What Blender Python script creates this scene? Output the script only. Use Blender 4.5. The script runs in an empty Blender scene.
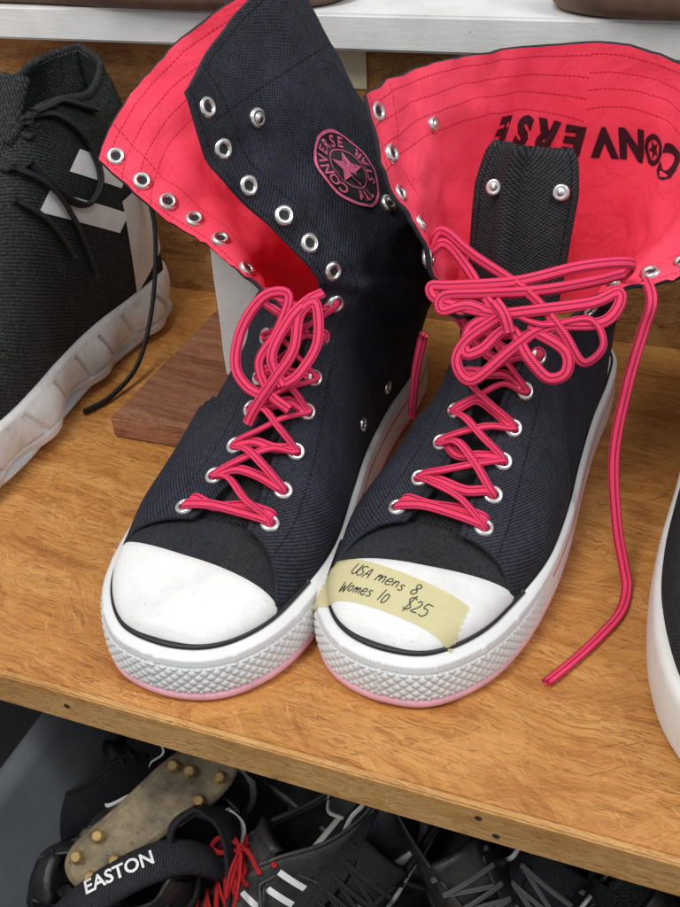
import bpy, math, random
import numpy as np
from mathutils import Vector, Matrix, noise
from mathutils.bvhtree import BVHTree
random.seed(4)
S=0.01
sc=bpy.context.scene
sc.view_settings.view_transform='Standard'; sc.view_settings.look='None'; sc.view_settings.exposure=0
col=sc.collection

# ---------------------------------------------------------------- materials
class NT:
    def __init__(s,name):
        s.m=bpy.data.materials.new(name); s.m.use_nodes=True
        s.t=s.m.node_tree; s.b=s.t.nodes['Principled BSDF']
    def n(s,t,**k):
        nd=s.t.nodes.new(t)
        for a,b in k.items(): setattr(nd,a,b)
        return nd
    def l(s,a,b): s.t.links.new(a,b)
    def val(s,sock,v):
        if hasattr(v,'is_output') or isinstance(v,bpy.types.NodeSocket): s.l(v,sock)
        else: sock.default_value=v
    def math(s,op,a,b=0.0,c=None):
        nd=s.n('ShaderNodeMath',operation=op); s.val(nd.inputs[0],a); s.val(nd.inputs[1],b)
        if c is not None: s.val(nd.inputs[2],c)
        return nd.outputs[0]
    def mix(s,f,a,b,bt='MIX'):
        nd=s.n('ShaderNodeMix',data_type='RGBA',blend_type=bt); s.val(nd.inputs[0],f)
        for i,v in ((6,a),(7,b)):
            if isinstance(v,bpy.types.NodeSocket): s.l(v,nd.inputs[i])
            else: nd.inputs[i].default_value=(*v,1)
        return nd.outputs[2]
    def noise(s,vec,scale,detail=3,rough=.5,dist=0):
        nd=s.n('ShaderNodeTexNoise'); nd.inputs['Scale'].default_value=scale; nd.inputs['Detail'].default_value=detail
        nd.inputs['Roughness'].default_value=rough; nd.inputs['Distortion'].default_value=dist
        if vec is not None: s.l(vec,nd.inputs['Vector'])
        return nd.outputs['Fac']
    def mapping(s,vec,scale=(1,1,1),rot=(0,0,0)):
        if any(rot):
            n0=s.n('ShaderNodeMapping'); n0.inputs['Rotation'].default_value=rot; s.l(vec,n0.inputs['Vector']); vec=n0.outputs[0]
        nd=s.n('ShaderNodeMapping'); nd.inputs['Scale'].default_value=scale
        s.l(vec,nd.inputs['Vector']); return nd.outputs[0]
    def ramp(s,f,stops):
        nd=s.n('ShaderNodeValToRGB'); e=nd.color_ramp.elements
        while len(e)<len(stops): e.new(.5)
        for i,(p,c) in enumerate(stops): e[i].position=p; e[i].color=(*c,1) if len(c)==3 else c
        s.l(f,nd.inputs[0]); return nd.outputs[0]
    def mask(s,f,a,b): return s.ramp(f,[(a,(0,0,0)),(b,(1,1,1))])
    def bump(s,h,strength=.3,dist=.001):
        nd=s.n('ShaderNodeBump'); nd.inputs['Strength'].default_value=strength; nd.inputs['Distance'].default_value=dist
        s.l(h,nd.inputs['Height']); s.l(nd.outputs[0],s.b.inputs['Normal'])
    def base(s,c,rough=.6,metal=0,spec=.5):
        s.val(s.b.inputs['Base Color'],c if isinstance(c,bpy.types.NodeSocket) else (*c,1))
        s.val(s.b.inputs['Roughness'],rough); s.b.inputs['Metallic'].default_value=metal
        s.b.inputs['Specular IOR Level'].default_value=spec
    def obj(s): return s.n('ShaderNodeTexCoord').outputs['Object']
    def uv(s): return s.n('ShaderNodeTexCoord').outputs['UV']

def simple(name,c,rough=.5,metal=0,var=.12,scale=60,bump=.1,spec=.5,dirt=0,dirtc=(.35,.32,.28)):
    t=NT(name); o=t.obj(); f=t.noise(o,scale,4,.6)
    f2=t.mask(f,.3,.7)
    cc=t.mix(f2,tuple(x*(1-var) for x in c),tuple(min(1,x*(1+var)) for x in c))
    if dirt:
        d=t.math('MULTIPLY',t.mask(t.noise(o,25,6,.7),.5,.72),dirt); cc=t.mix(d,cc,dirtc)
        d=t.math('MULTIPLY',t.mask(t.noise(o,450,2,.7),.66,.72),dirt); cc=t.mix(d,cc,tuple(x*.5 for x in dirtc))
    t.base(cc,rough,metal,spec)
    if bump: t.bump(t.noise(o,scale*8,3),bump,.0006)
    return t.m

def sepuv(t):
    sp=t.n('ShaderNodeSeparateXYZ'); t.l(t.uv(),sp.inputs[0]); return sp.outputs[0],sp.outputs[1]
def linemask(t,x,p,w=.035):
    return t.math('LESS_THAN',t.math('ABSOLUTE',t.math('SUBTRACT',x,p)),w)

def fabric(name,c1,c2,navy=None,period=.13,lines_u=(),lines_v=(),linecol=None,bump=.5,rough=.85,weave=1.0,big=5.0,nvs=.5,speck=None):
    t=NT(name); u,v=sepuv(t); o=t.obj()
    k=2*math.pi/period
    d1=t.math('SINE',t.math('MULTIPLY',t.math('ADD',u,v),k))
    d2=t.math('SINE',t.math('MULTIPLY',t.math('SUBTRACT',u,t.math('MULTIPLY',v,.45)),k*1.3))
    w=t.math('MULTIPLY_ADD',t.math('ADD',d1,t.math('MULTIPLY',d2,.6)),.3*weave,.5)
    nz=t.noise(o,35,4,.65); fn=t.noise(o,700,2,.6)
    f=t.math('MULTIPLY_ADD',nz,.7,t.math('SUBTRACT',w,.35))
    f=t.math('MULTIPLY',f,t.math('MULTIPLY_ADD',fn,2.0,.0))
    cc=t.mix(f,c1,c2)
    if navy:
        f3=t.mask(t.noise(o,420,3,.7),.48,.62)
        reg=t.mask(t.noise(o,16,3,.6),.42,.7)
        cc=t.mix(t.math('MULTIPLY',t.math('MULTIPLY',f3,reg),nvs),cc,navy)
    if speck: cc=t.mix(t.mask(t.noise(o,900,2,.7),.56,.64),cc,speck)
    m=None
    for p in lines_u:
        q=linemask(t,u,p); m=q if m is None else t.math('MAXIMUM',m,q)
    dash=t.math('GREATER_THAN',t.math('FRACT',t.math('MULTIPLY',v,4)),.25)
    if m is not None: m=t.math('MULTIPLY',m,dash)
    m2=None
    for p in lines_v:
        q=linemask(t,v,p); m2=q if m2 is None else t.math('MAXIMUM',m2,q)
    if m2 is not None:
        m2=t.math('MULTIPLY',m2,t.math('GREATER_THAN',t.math('FRACT',t.math('MULTIPLY',u,4)),.25))
        m=m2 if m is None else t.math('MAXIMUM',m,m2)
    h=t.math('ADD',w,t.math('MULTIPLY',t.noise(o,220,2),.6))
    if m is not None:
        cc=t.mix(t.math('MULTIPLY',m,.8),cc,linecol); h=t.math('SUBTRACT',h,t.math('MULTIPLY',m,1.4))
    bg=t.math('MULTIPLY',t.noise(o,42,3,.55,1.2),big)
    t.bump(t.math('ADD',h,bg),bump,.0005)
    t.base(cc,rough,0,.2)
    return t.m

M_mesh=fabric('black_mesh_fabric',(.0015,.0015,.003),(.050,.051,.068),navy=(.012,.018,.07),period=.18,lines_u=(.35,3.0),lines_v=(.25,1.85),linecol=(.0015,.0015,.003),big=10)
M_vamp=fabric('black_vamp_fabric',(.003,.003,.004),(.05,.05,.055),navy=(.012,.02,.06))
M_rim=simple('black_binding',(.014,.014,.02),.8,var=.4,scale=200)
M_lin=fabric('coral_lining',(1.0,.052,.108),(1.0,.105,.18),period=.07,lines_u=(.45,1.25,2.05,2.85),lines_v=(.3,1.95),linecol=(.55,.015,.04),bump=.45,rough=.75,weave=.5,big=8)
M_tongue=fabric('tongue_fabric',(.002,.002,.003),(.05,.05,.055),period=.19,lines_v=(.3,),linecol=(.001,.001,.001))
M_rub=simple('white_rubber',(.78,.78,.78),.45,var=.05,scale=50,bump=.08,dirt=.22)
M_cap=simple('white_toe_rubber',(.78,.78,.775),.5,var=.05,scale=45,bump=.1,dirt=.3)
M_out=simple('pink_tinted_outsole',(.86,.47,.57),.35,var=.12,scale=60)
M_blk=simple('black_rubber_stripe',(.010,.010,.012),.5,var=.3)
M_redst=simple('red_stripe',(.65,.02,.06),.5)
M_metal=simple('eyelet_metal',(.80,.77,.74),.27,1,var=.1,bump=0)
M_hole=simple('eyelet_hole',(.02,.018,.02),.8,bump=0)
M_insole=simple('insole',(.02,.02,.022),.9)

def lace_mat(name,c,d):
    t=NT(name); u,v=sepuv(t)
    st=t.math('GREATER_THAN',t.math('SINE',t.math('MULTIPLY',v,2*math.pi*3)),.6)
    br=t.math('SINE',t.math('MULTIPLY',t.math('ADD',u,t.math('MULTIPLY',v,.5)),2*math.pi*9))
    cc=t.mix(t.math('MULTIPLY_ADD',br,.2,.2),c,tuple(x*.6 for x in c))
    t.base(t.mix(t.math('MULTIPLY',st,.85),cc,d),.75,0,.25); t.bump(br,.4,.0004)
    return t.m
M_lace=lace_mat('coral_lace',(.95,.055,.15),(.22,.006,.04))
M_blace=lace_mat('black_lace',(.03,.03,.033),(.005,.005,.006))
M_rlace=lace_mat('red_lace',(.55,.02,.025),(.25,.01,.01))
M_glace=lace_mat('grey_lace',(.16,.16,.16),(.06,.06,.06))

def wood(name,ca,cb,cc,flake=.5,rough=.5,grain=1.0,scr=.3,calm=.2):
    t=NT(name); o=t.obj()
    o=t.mapping(o,(100,100,100))
    wob=t.n('ShaderNodeTexNoise'); wob.inputs['Scale'].default_value=.25; wob.inputs['Detail'].default_value=3; t.l(o,wob.inputs['Vector'])
    va=t.n('ShaderNodeVectorMath',operation='MULTIPLY_ADD'); t.l(wob.outputs['Color'],va.inputs[0]); va.inputs[1].default_value=(1.3,1.3,1.3); t.l(o,va.inputs[2])
    V=va.outputs[0]
    g=t.noise(t.mapping(V,(.06,.8,.8),(0,0,.12)),1.0,9,.70)
    base=t.ramp(g,[(.34,cc),(.44,ca),(.56,cb),(.64,ca),(.76,cc)])
    base=t.mix(calm,base,ca)
    fine=t.noise(t.mapping(V,(.18,6,6),(0,0,.12)),1.5,5,.75)
    base=t.mix(t.math('MULTIPLY',t.mask(fine,.47,.60),.65*grain),base,cc)
    pore=t.noise(t.mapping(V,(.35,14,14),(0,0,.12)),1.4,3,.6)
    base=t.mix(t.math('MULTIPLY',t.mask(pore,.57,.63),.65*grain),base,tuple(x*.5 for x in cc))
    hf=fine
    for rot,s_,th,k in ((.75,(.24,1.2,1),.3,1.0),(-.45,(.2,1.0,1),.45,.9)):
        vo=t.n('ShaderNodeTexVoronoi'); vo.inputs['Scale'].default_value=1.0
        t.l(t.mapping(V,s_,(0,0,rot)),vo.inputs['Vector'])
        sp=t.n('ShaderNodeSeparateColor'); t.l(vo.outputs['Color'],sp.inputs[0])
        reg=t.mask(t.noise(t.mapping(o,(1,1,1),(0,0,rot*5)),.16,4,.65),.46,.58)
        m_=t.math('MULTIPLY',t.math('GREATER_THAN',sp.outputs[0],th),t.math('MULTIPLY',reg,flake*k))
        fg=t.noise(t.mapping(V,(.35,8,8),(0,0,rot)),1.2,4,.7)
        tone=t.math('MULTIPLY_ADD',fg,1.3,t.math('MULTIPLY_ADD',sp.outputs[1],.5,-.45))
        base=t.mix(m_,base,t.ramp(tone,[(.12,cc),(.38,ca),(.75,cb)]))
        hf=t.math('ADD',hf,t.math('MULTIPLY',m_,t.math('MULTIPLY',sp.outputs[2],.6)))
    s2=t.mask(t.noise(t.mapping(V,(.9,8,8),(0,0,.9)),.7,5,.7),.62,.66)
    base=t.mix(t.math('MULTIPLY',s2,scr),base,tuple(min(1,x*1.3+.05) for x in cb))
    s3=t.mask(t.noise(t.mapping(V,(.5,7,7),(0,0,-.5)),1.1,5,.7),.61,.65)
    base=t.mix(t.math('MULTIPLY',s3,scr*1.7),base,tuple(x*.55 for x in cc))
    big=t.noise(o,.08,3,.6)
    base=t.mix(t.math('MULTIPLY',t.mask(big,.35,.65),.25),base,ca,'MULTIPLY')
    ro=t.math('MULTIPLY_ADD',t.noise(o,.5,5,.7),.35,rough-.18)
    t.base(base,ro,0,.45); t.bump(hf,.35,.0007)
    return t.m
M_wood=wood('oiled_plywood',(.53,.235,.056),(.69,.365,.118),(.28,.095,.020),.5,.40,1,.35,.25)
M_edge=wood('plywood_edge',(.58,.31,.10),(.68,.42,.17),(.36,.17,.05),.1,.6,1,.1)
M_back=wood('strand_board',(.42,.20,.06),(.56,.31,.11),(.16,.06,.015),.9,.7)
M_brown=wood('stained_board',(.28,.115,.06),(.42,.21,.12),(.14,.045,.022),.05,.35,.7,.2)
def paint():
    t=NT('chipped_white_paint'); o=t.mapping(t.obj(),(100,100,100))
    g=t.ramp(t.noise(o,.35,5,.55),[(.3,(.68,.675,.66)),(.6,(.78,.78,.77))])
    ch=t.mask(t.noise(o,1.3,6,.75),.66,.675)
    t.base(t.mix(ch,g,(.35,.24,.14)),.55,0,.4); t.bump(t.noise(t.mapping(o,(.5,3,3)),1.5,6,.7),.3,.0008); return t.m
M_paint=paint()
M_grey=simple('grey_bin_plastic',(.085,.095,.105),.4,var=.15,scale=20,dirt=.3,dirtc=(.05,.05,.05))
M_dgrey=simple('dark_grey_rubber',(.05,.05,.053),.5,var=.4,scale=60,dirt=.5,dirtc=(.14,.12,.09))
M_dark=simple('dark_floor',(.012,.012,.014),.8,var=.3,scale=10)
M_tape=NT('masking_tape'); 
o=M_tape.obj(); M_tape.base(M_tape.mix(M_tape.noise(o,120,4),(.66,.58,.28),(.76,.69,.38)),.6,0,.3); M_tape.bump(M_tape.noise(M_tape.mapping(o,(400,2500,400)),1,3),.35,.0004)
M_tape.b.inputs['Alpha'].default_value=.72
M_tape=M_tape.m
M_ink=simple('pen_ink',(.012,.012,.02),.5,bump=0)
M_pink=simple('patch_pink',(.80,.14,.28),.7,scale=300)
M_lintext=simple('printed_dark_lettering',(.03,.006,.012),.7,bump=0)
M_paper=simple('cream_paper',(.72,.66,.45),.8)

# ---------------------------------------------------------------- mesh helpers
def mk(name,V,F,mat,parent=None,uv=None,smooth=True,M=None):
    V=np.asarray(V,float).reshape(-1,3)
    if M is not None: V=tf(M,V)
    me=bpy.data.meshes.new(name); me.from_pydata((V*S).tolist(),[],[list(map(int,f)) for f in F])
    me.materials.append(mat)
    if smooth: me.polygons.foreach_set('use_smooth',[True]*len(me.polygons))
    if uv is not None:
        uv=np.asarray(uv).reshape(-1,2); l=me.uv_layers.new(name='UVMap')
        idx=np.zeros(len(me.loops),int); me.loops.foreach_get('vertex_index',idx)
        l.data.foreach_set('uv',uv[idx].ravel())
    me.update()
    ob=bpy.data.objects.new(name,me); col.objects.link(ob)
    if parent: par(ob,parent)
    return ob
def par(ob,p):
    ob.parent=p; ob.matrix_parent_inverse=Matrix.Translation(-Vector(p.location))
def thing(name,label,cat,loc,group=None):
    e=bpy.data.objects.new(name,None); e.location=Vector(loc)*S; e.empty_display_size=.02
    col.objects.link(e); e['label']=label; e['category']=cat
    if group: e['group']=group
    return e
def tf(M,V):
    A=np.array(M); V=np.asarray(V,float); sh=V.shape; V=V.reshape(-1,3)
    return (V@A[:3,:3].T+A[:3,3]).reshape(sh)
def gf(nu,nv,cu=False,cv=False,off=0,flip=False):
    F=[]
    for i in range(nu if cu else nu-1):
        for j in range(nv if cv else nv-1):
            a=i*nv+j; b=((i+1)%nu)*nv+j; c=((i+1)%nu)*nv+(j+1)%nv; d=i*nv+(j+1)%nv
            q=[a+off,b+off,c+off,d+off]; F.append(q[::-1] if flip else q)
    return F
def cr(P,k,closed=False):
    P=np.asarray(P,float); n=len(P); out=[]
    segs=n if closed else n-1
    for i in range(segs):
        if closed: p0,p1,p2,p3=P[(i-1)%n],P[i],P[(i+1)%n],P[(i+2)%n]
        else:
            p1,p2=P[i],P[i+1]; p0=P[i-1] if i>0 else 2*p1-p2; p3=P[i+2] if i+2<n else 2*p2-p1
        for j in range(k):
            t=j/k; out.append(.5*(2*p1+(p2-p0)*t+(2*p0-5*p1+4*p2-p3)*t*t+(3*p1-p0-3*p2+p3)*t**3))
    if not closed: out.append(P[-1])
    return np.array(out)
def sst(a,b,x):
    t=np.clip((x-a)/(b-a),0,1); return t*t*(3-2*t)
def tube(P,ra,rb,k=6,ns=10,seed_up=(0,0,1)):
    C=cr(P,k); n=len(C)
    T=np.gradient(C,axis=0); T/=np.linalg.norm(T,axis=1)[:,None]+1e-9
    up=np.array(seed_up,float); V=[];U=[]; s=0
    N=np.cross(T[0],up); 
    if np.linalg.norm(N)<.1: N=np.cross(T[0],(1,0,0))
    for i in range(n):
        N=N-T[i]*np.dot(N,T[i]); N/=np.linalg.norm(N)+1e-9
        B=np.cross(T[i],N)
        if i: s+=np.linalg.norm(C[i]-C[i-1])
        for j in range(ns):
            a=2*math.pi*j/ns; V.append(C[i]+N*ra*math.cos(a)+B*rb*math.sin(a)); U.append((s,abs(2*j/ns-1)))
    F=gf(n,ns,cv=True); F.append(list(range(ns))[::-1]); F.append([ (n-1)*ns+j for j in range(ns)])
    return np.array(V),F,np.array(U)
def comb(L):
    V=[];F=[];U=[];o=0
    for x in L:
        V.append(np.asarray(x[0]).reshape(-1,3)); F+= [[i+o for i in f] for f in x[1]]
        if len(x)>2: U.append(np.asarray(x[2]).reshape(-1,2))
        o+=len(V[-1])
    return np.concatenate(V),F,(np.concatenate(U) if U else None)
def box(name,lo,hi,mat,parent=None,bev=.15,jit=0,sub=1):
    import bmesh
    bm=bmesh.new(); bmesh.ops.create_cube(bm,size=1)
    lo=Vector(lo);hi=Vector(hi)
    for v in bm.verts: v.co=Vector([lo[i]+(v.co[i]+.5)*(hi[i]-lo[i]) for i in range(3)])
    bmesh.ops.bevel(bm,geom=bm.edges[:],offset=bev,segments=2,affect='EDGES')
    if sub>1: bmesh.ops.subdivide_edges(bm,edges=bm.edges[:],cuts=sub,use_grid_fill=True)
    if jit:
        for v in bm.verts: v.co+=noise.noise_vector(v.co*1.3)*jit
    for v in bm.verts: v.co*=S
    me=bpy.data.meshes.new(name); bm.to_mesh(me); bm.free(); me.materials.append(mat)
    ob=bpy.data.objects.new(name,me); col.objects.link(ob)
    if parent: par(ob,parent)
    return ob
def unit(v): v=np.asarray(v,float); return v/(np.linalg.norm(v)+1e-9)

def text2d(s,size,bold=0.0,shear=0.0):
    c=bpy.data.curves.new('t','FONT'); c.body=s; c.size=size; c.align_x='CENTER'; c.align_y='CENTER'; c.offset=bold; c.shear=shear; c.resolution_u=3
    ob=bpy.data.objects.new('t',c); col.objects.link(ob); bpy.context.view_layer.update()
    me=bpy.data.meshes.new_from_object(ob.evaluated_get(bpy.context.evaluated_depsgraph_get()))
    V=np.array([v.co[:] for v in me.vertices])[:,:2]; F=[list(p.vertices) for p in me.polygons]
    bpy.data.objects.remove(ob); bpy.data.curves.remove(c); bpy.data.meshes.remove(me)
    return V,F
def proj(V2,O,ax,ay,n,bvh,off,back=1.0):
    out=[]; n=unit(n)
    for a,b in V2:
        p=O+ax*a+ay*b; h=bvh.ray_cast(Vector(p+n*6),Vector(-n),14)
        if h[0] is not None:
            m=np.array(h[1]); m=m if np.dot(m,n)>0 else -m
            out.append(np.array(h[0])+m*off)
        else: out.append(p+n*off-n*back)
    return np.array(out)
def bvh_of(V,F): return BVHTree.FromPolygons([tuple(v) for v in np.asarray(V).reshape(-1,3)],[list(f) for f in F])
def star2d(r,ri=.42,rot=0):
    V=[(0,0)]+[( (r if i%2==0 else r*ri)*math.sin(rot+i*math.pi/5),(r if i%2==0 else r*ri)*math.cos(rot+i*math.pi/5)) for i in range(10)]
    return np.array(V),[[0,1+i,1+(i+1)%10] for i in range(10)]
def ring2d(r0,r1,n=48):
    V=[];F=[]
    for i in range(n):
        a=2*math.pi*i/n; V+=[(r0*math.cos(a),r0*math.sin(a)),(r1*math.cos(a),r1*math.sin(a))]
    for i in range(n):
        j=(i+1)%n; F.append([2*i,2*i+1,2*j+1,2*j])
    return np.array(V),F
def disc2d(r,nr=8,n=40):
    V=[(0,0)];F=[]
    for k in range(1,nr+1):
        for i in range(n): a=2*math.pi*i/n; V.append((r*k/nr*math.cos(a),r*k/nr*math.sin(a)))
    for i in range(n): F.append([0,1+i,1+(i+1)%n])
    for k in range(nr-1):
        for i in range(n):
            a=1+k*n+i;b=1+k*n+(i+1)%n; F.append([a,a+n,b+n,b])
    return np.array(V),F
def ribbon2d(pl,w,k=4):
    P=cr([(a,b,0) for a,b in pl],k)[:,:2]; T=np.gradient(P,axis=0); T/=np.linalg.norm(T,axis=1)[:,None]+1e-9; Nm=np.c_[-T[:,1],T[:,0]]*w
    return np.stack([P-Nm,P+Nm],1).reshape(-1,2),gf(len(P),2)

# ---------------------------------------------------------------- shoe last
MED=[(0,0),(1.9,.3),(3.3,1.4),(4.3,3.3),(4.75,6),(4.7,9),(4.25,12.5),(3.85,16),(3.75,20),(3.95,24),(3.65,27),(2.3,28.9),(0,29.5)]
LAT=[(-2.1,28.9),(-3.4,27),(-3.8,24),(-3.9,20),(-4.2,16),(-4.6,12),(-4.7,8.5),(-4.4,5.2),(-3.6,2.6),(-2,.6)]
class Last:
    def __init__(s,sm=1,zs=2.6,N=840,it=.72,ir=.38,sx=1.0,H=None):
        P=np.array(MED+LAT,float); P[:,0]*=sm*sx
        if sm<0: P=np.concatenate([P[:1],P[1:][::-1]])
        C=cr(np.c_[P,np.zeros(len(P))],20,True)[:,:2]
        d=np.r_[0,np.cumsum(np.linalg.norm(np.diff(np.r_[C,C[:1]],axis=0),axis=1))]
        t=np.linspace(0,d[-1],N,endpoint=False); CC=np.r_[C,C[:1]]
        s.P=np.c_[np.interp(t,d,CC[:,0]),np.interp(t,d,CC[:,1])]; s.arc=t; s.N=N
        T=np.roll(s.P,-3,0)-np.roll(s.P,3,0); T/=np.linalg.norm(T,axis=1)[:,None]
        s.n=np.c_[-T[:,1],T[:,0]]
        s.tf=1-sst(4,9,s.P[:,1]); s.zs=zs; s.ins=ir+(it-ir)*s.tf
        Q=s.P+s.n*s.ins[:,None]; s.Q=Q
        i0=np.argmin(Q[:,1]); i1=np.argmax(Q[:,1])
        R=np.roll(Q,-i0,0); k=(i1-i0)%N
        a=R[:k+1]; b=np.r_[R[k:],R[:1]][::-1]
        s.side={1:a,-1:b}
        s.H=np.array(H or [(0,2.5),(.76,2.52),(.85,2.75),(1.1,3.05),(1.7,3.42),(2.5,3.75),(3.5,4.02),(5,4.25),(7,4.45),(9,5.0),(11,5.9),(13,7.2),(15,8.6)])
    def W(s,y,side):
        a=s.side[side]; o=np.argsort(a[:,1]); return np.interp(y,a[o,1],np.abs(a[o,0]))
    def h(s,y): return np.interp(y,s.H[:,0],s.H[:,1])+ (s.zs-2.6)
    def hv(s,x,y):
        side=1 if x>=0 else -1; w=s.W(y,side)+1e-6; q=min(1,abs(x)/w)
        return s.zs+(s.h(y)-s.zs)*(1-q**2.4)**(1/2.4)
    def T(s,y,side,z=None):
        return np.array([side*s.W(y,side),y,s.zs-.15 if z is None else z])

def sole_mesh(L,levels,pattern=False,bulge=0,ridge=0):
    V=[];U=[]
    for (z,ir,it) in levels:
        d=ir+(it-ir)*L.tf
        if pattern:
            sx=L.arc
            m=L.tf*(1 if .72<z<2.02 else 0)
            a=(sx/.5+z/.45)%1; b=(sx/.5-z/.45)%1
            dm=np.minimum(np.minimum(a,1-a),np.minimum(b,1-b))*2
            d=d-m*np.clip(dm*3.5,0,1)*.11
            m2=L.tf*(1 if 2.08<z<2.36 else 0)
            d=d-m2*(((sx/.17)%1)>.45)*.06
        if bulge: d=d-bulge*np.sin(np.pi*np.clip((z-.3)/(L.zs-.3),0,1))
        if ridge:
            zz=(z-.5)/(L.zs-.8)
            if 0<zz<1:
                ph=L.arc*.95+1.6*zz+.7*np.sin(L.arc*.31)
                d=d+ridge*1.3*(np.abs(np.sin(ph))<.18)*(.30<zz<.9)
                d=d+ridge*1.0*(.22<zz<.30)
                d=d-ridge*2.4*np.sin(L.arc*.95+.6)*(1-zz)
        Q=L.P+L.n*d[:,None]
        V.append(np.c_[Q,np.full(L.N,z)]); U.append(np.c_[L.arc,np.full(L.N,z)])
    V=np.array(V); F=gf(len(levels),L.N,cv=True,flip=True)
    return V.reshape(-1,3),F,np.array(U).reshape(-1,2)
def capfan(L,z,ins,up=True):
    Q=L.P+L.n*ins; V=np.c_[Q,np.full(L.N,z)]; c=np.array([[0,14.5,z]])
    V=np.r_[V,c]; F=[[i,(i+1)%L.N,L.N] if up else [(i+1)%L.N,i,L.N] for i in range(L.N)]
    return V,F
def dome(L,y0fn,y1fn,off=0,nu=26,nv=41,lip=False,pw=1.7):
    V=[];U=[]
    for i in range(nu):
        for j in range(nv):
            th=-1+2*j/(nv-1); f=(i/(nu-1))**pw
            y=y0fn(th)+(y1fn(th)-y0fn(th))*f; side=1 if th>=0 else -1
            a=abs(th)*math.pi/2; e=2/2.4
            x=side*L.W(y,side)*math.sin(a)**e
            z=L.zs+(L.h(y)-L.zs)*max(0,math.cos(a))**e
            n=np.array([math.sin(a)*side*.7,-.25*max(0,1-y/3),1.0*math.cos(a)+.15]); n=unit(n)
            o=off
            if lip and i==nu-1: o=0.0
            V.append(np.array([x,y,z-.1*(abs(th)>.98)])+n*o); U.append((x,y))
    return np.array(V),gf(nu,nv,flip=True),np.array(U)

def foot_ribs(L,side,F,Ty,cb=.62):
    R=[]
    for f,ty in zip(F,Ty):
        f=np.array(f,float); T=L.T(ty,side) if not isinstance(ty,tuple) else np.array(ty,float)
        d=T-f; h=f[2]-T[2]
        c1=f+np.array([.62*d[0],.12*d[1],-.04*h]); c2=T+np.array([side*.22,-.3*d[1],cb*h])
        if isinstance(ty,tuple): c2=T+np.array([side*abs(T[0]-f[0])*.3+side*.5,-.2*d[1],.5*h])
        R.append([f,c1,c2,T])
    return np.array(R)
def surf(R,k=8,nv=28):
    n=len(R); C=cr(R.reshape(n,12),k).reshape(-1,4,3)
    t=np.linspace(0,1,nv)[None,:,None]
    return ((1-t)**3)*C[:,None,0]+3*t*(1-t)**2*C[:,None,1]+3*t*t*(1-t)*C[:,None,2]+t**3*C[:,None,3]
def normals(G):
    du=np.gradient(G,axis=0); dv=np.gradient(G,axis=1); n=np.cross(du,dv); return n/(np.linalg.norm(n,axis=2)[...,None]+1e-9)
def cm_uv(G):
    dv=np.linalg.norm(np.diff(G,axis=1),axis=2); v=np.concatenate([np.zeros((len(G),1)),np.cumsum(dv,axis=1)],axis=1)
    mid=G[:,max(2,G.shape[1]//3)]; du=np.r_[0,np.cumsum(np.linalg.norm(np.diff(mid,axis=0),axis=1))]
    u=(du[-1]-du)[:,None]+0*v
    return np.stack([u,v],-1)

def lathe(prof,ns=20,closed=True):
    V=[]
    for r,h in prof:
        for j in range(ns): a=2*math.pi*j/ns; V.append((r*math.cos(a),r*math.sin(a),h))
    return np.array(V),gf(len(prof),ns,cu=closed,cv=True,flip=True)
ev,ef=lathe([(.2,.05),(.23,.11),(.32,.15),(.42,.11),(.46,.02),(.46,-.22),(.42,-.31),(.32,-.35),(.23,-.31),(.2,-.25)])
def disc(r,h,ns=20,up=True):
    V=[(r*math.cos(2*math.pi*j/ns),r*math.sin(2*math.pi*j/ns),h) for j in range(ns)]
    return np.array(V),[list(range(ns)) if up else list(range(ns))[::-1]]
e2=comb([(ev,ef),disc(.22,.035),disc(.22,-.24,up=False)])
EYE=bpy.data.meshes.new('eyelet'); EYE.from_pydata((e2[0]*S).tolist(),[],e2[1]); EYE.materials.append(M_metal); EYE.materials.append(M_hole)
EYE.polygons.foreach_set('material_index',[0]*len(ef)+[1,1]); EYE.polygons.foreach_set('use_smooth',[True]*len(ef)+[False]*2)
sv,sf=lathe([(.001,.2),(.12,.2),(.15,.14),(.22,.14),(.3,.17),(.36,.1),(.38,0),(.38,-.1)],closed=False)
SNAP=bpy.data.meshes.new('snap_stud'); SNAP.from_pydata((sv*S).tolist(),[],sf); SNAP.materials.append(M_metal); SNAP.polygons.foreach_set('use_smooth',[True]*len(sf))
def place(me,name,p,n,parent,sc_=1):
    ob=bpy.data.objects.new(name,me); col.objects.link(ob)
    q=Vector(n).to_track_quat('Z','Y'); par(ob,parent)
    ob.matrix_basis=Matrix.Translation(Vector(p)*S)@q.to_matrix().to_4x4()@Matrix.Scale(sc_,4)
    return ob
def at(G,N,u,v,k=8):
    i=int(round(u*k)); j=int(round(v*(G.shape[1]-1))); i=max(0,min(len(G)-1,i)); j=max(0,min(G.shape[1]-1,j))
    return G[i,j],N[i,j]
def eyelet_sites(G,N,n,first,last,inset=.88):
    uv=cm_uv(G); E=G[:,0]; s=np.r_[0,np.cumsum(np.linalg.norm(np.diff(E,axis=0),axis=1))]
    out=[]
    for d in np.linspace(first,s[-1]-last,n):
        i=int(np.argmin(abs(s-d))); row=uv[i,:,1]; 
        p=np.array([np.interp(inset,row,G[i,:,c]) for c in range(3)]); m=unit([np.interp(inset,row,N[i,:,c]) for c in range(3)])
        t=unit(E[min(i+1,len(E)-1)]-E[max(i-1,0)])
        out.append((p,m,t))
    return out

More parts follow.
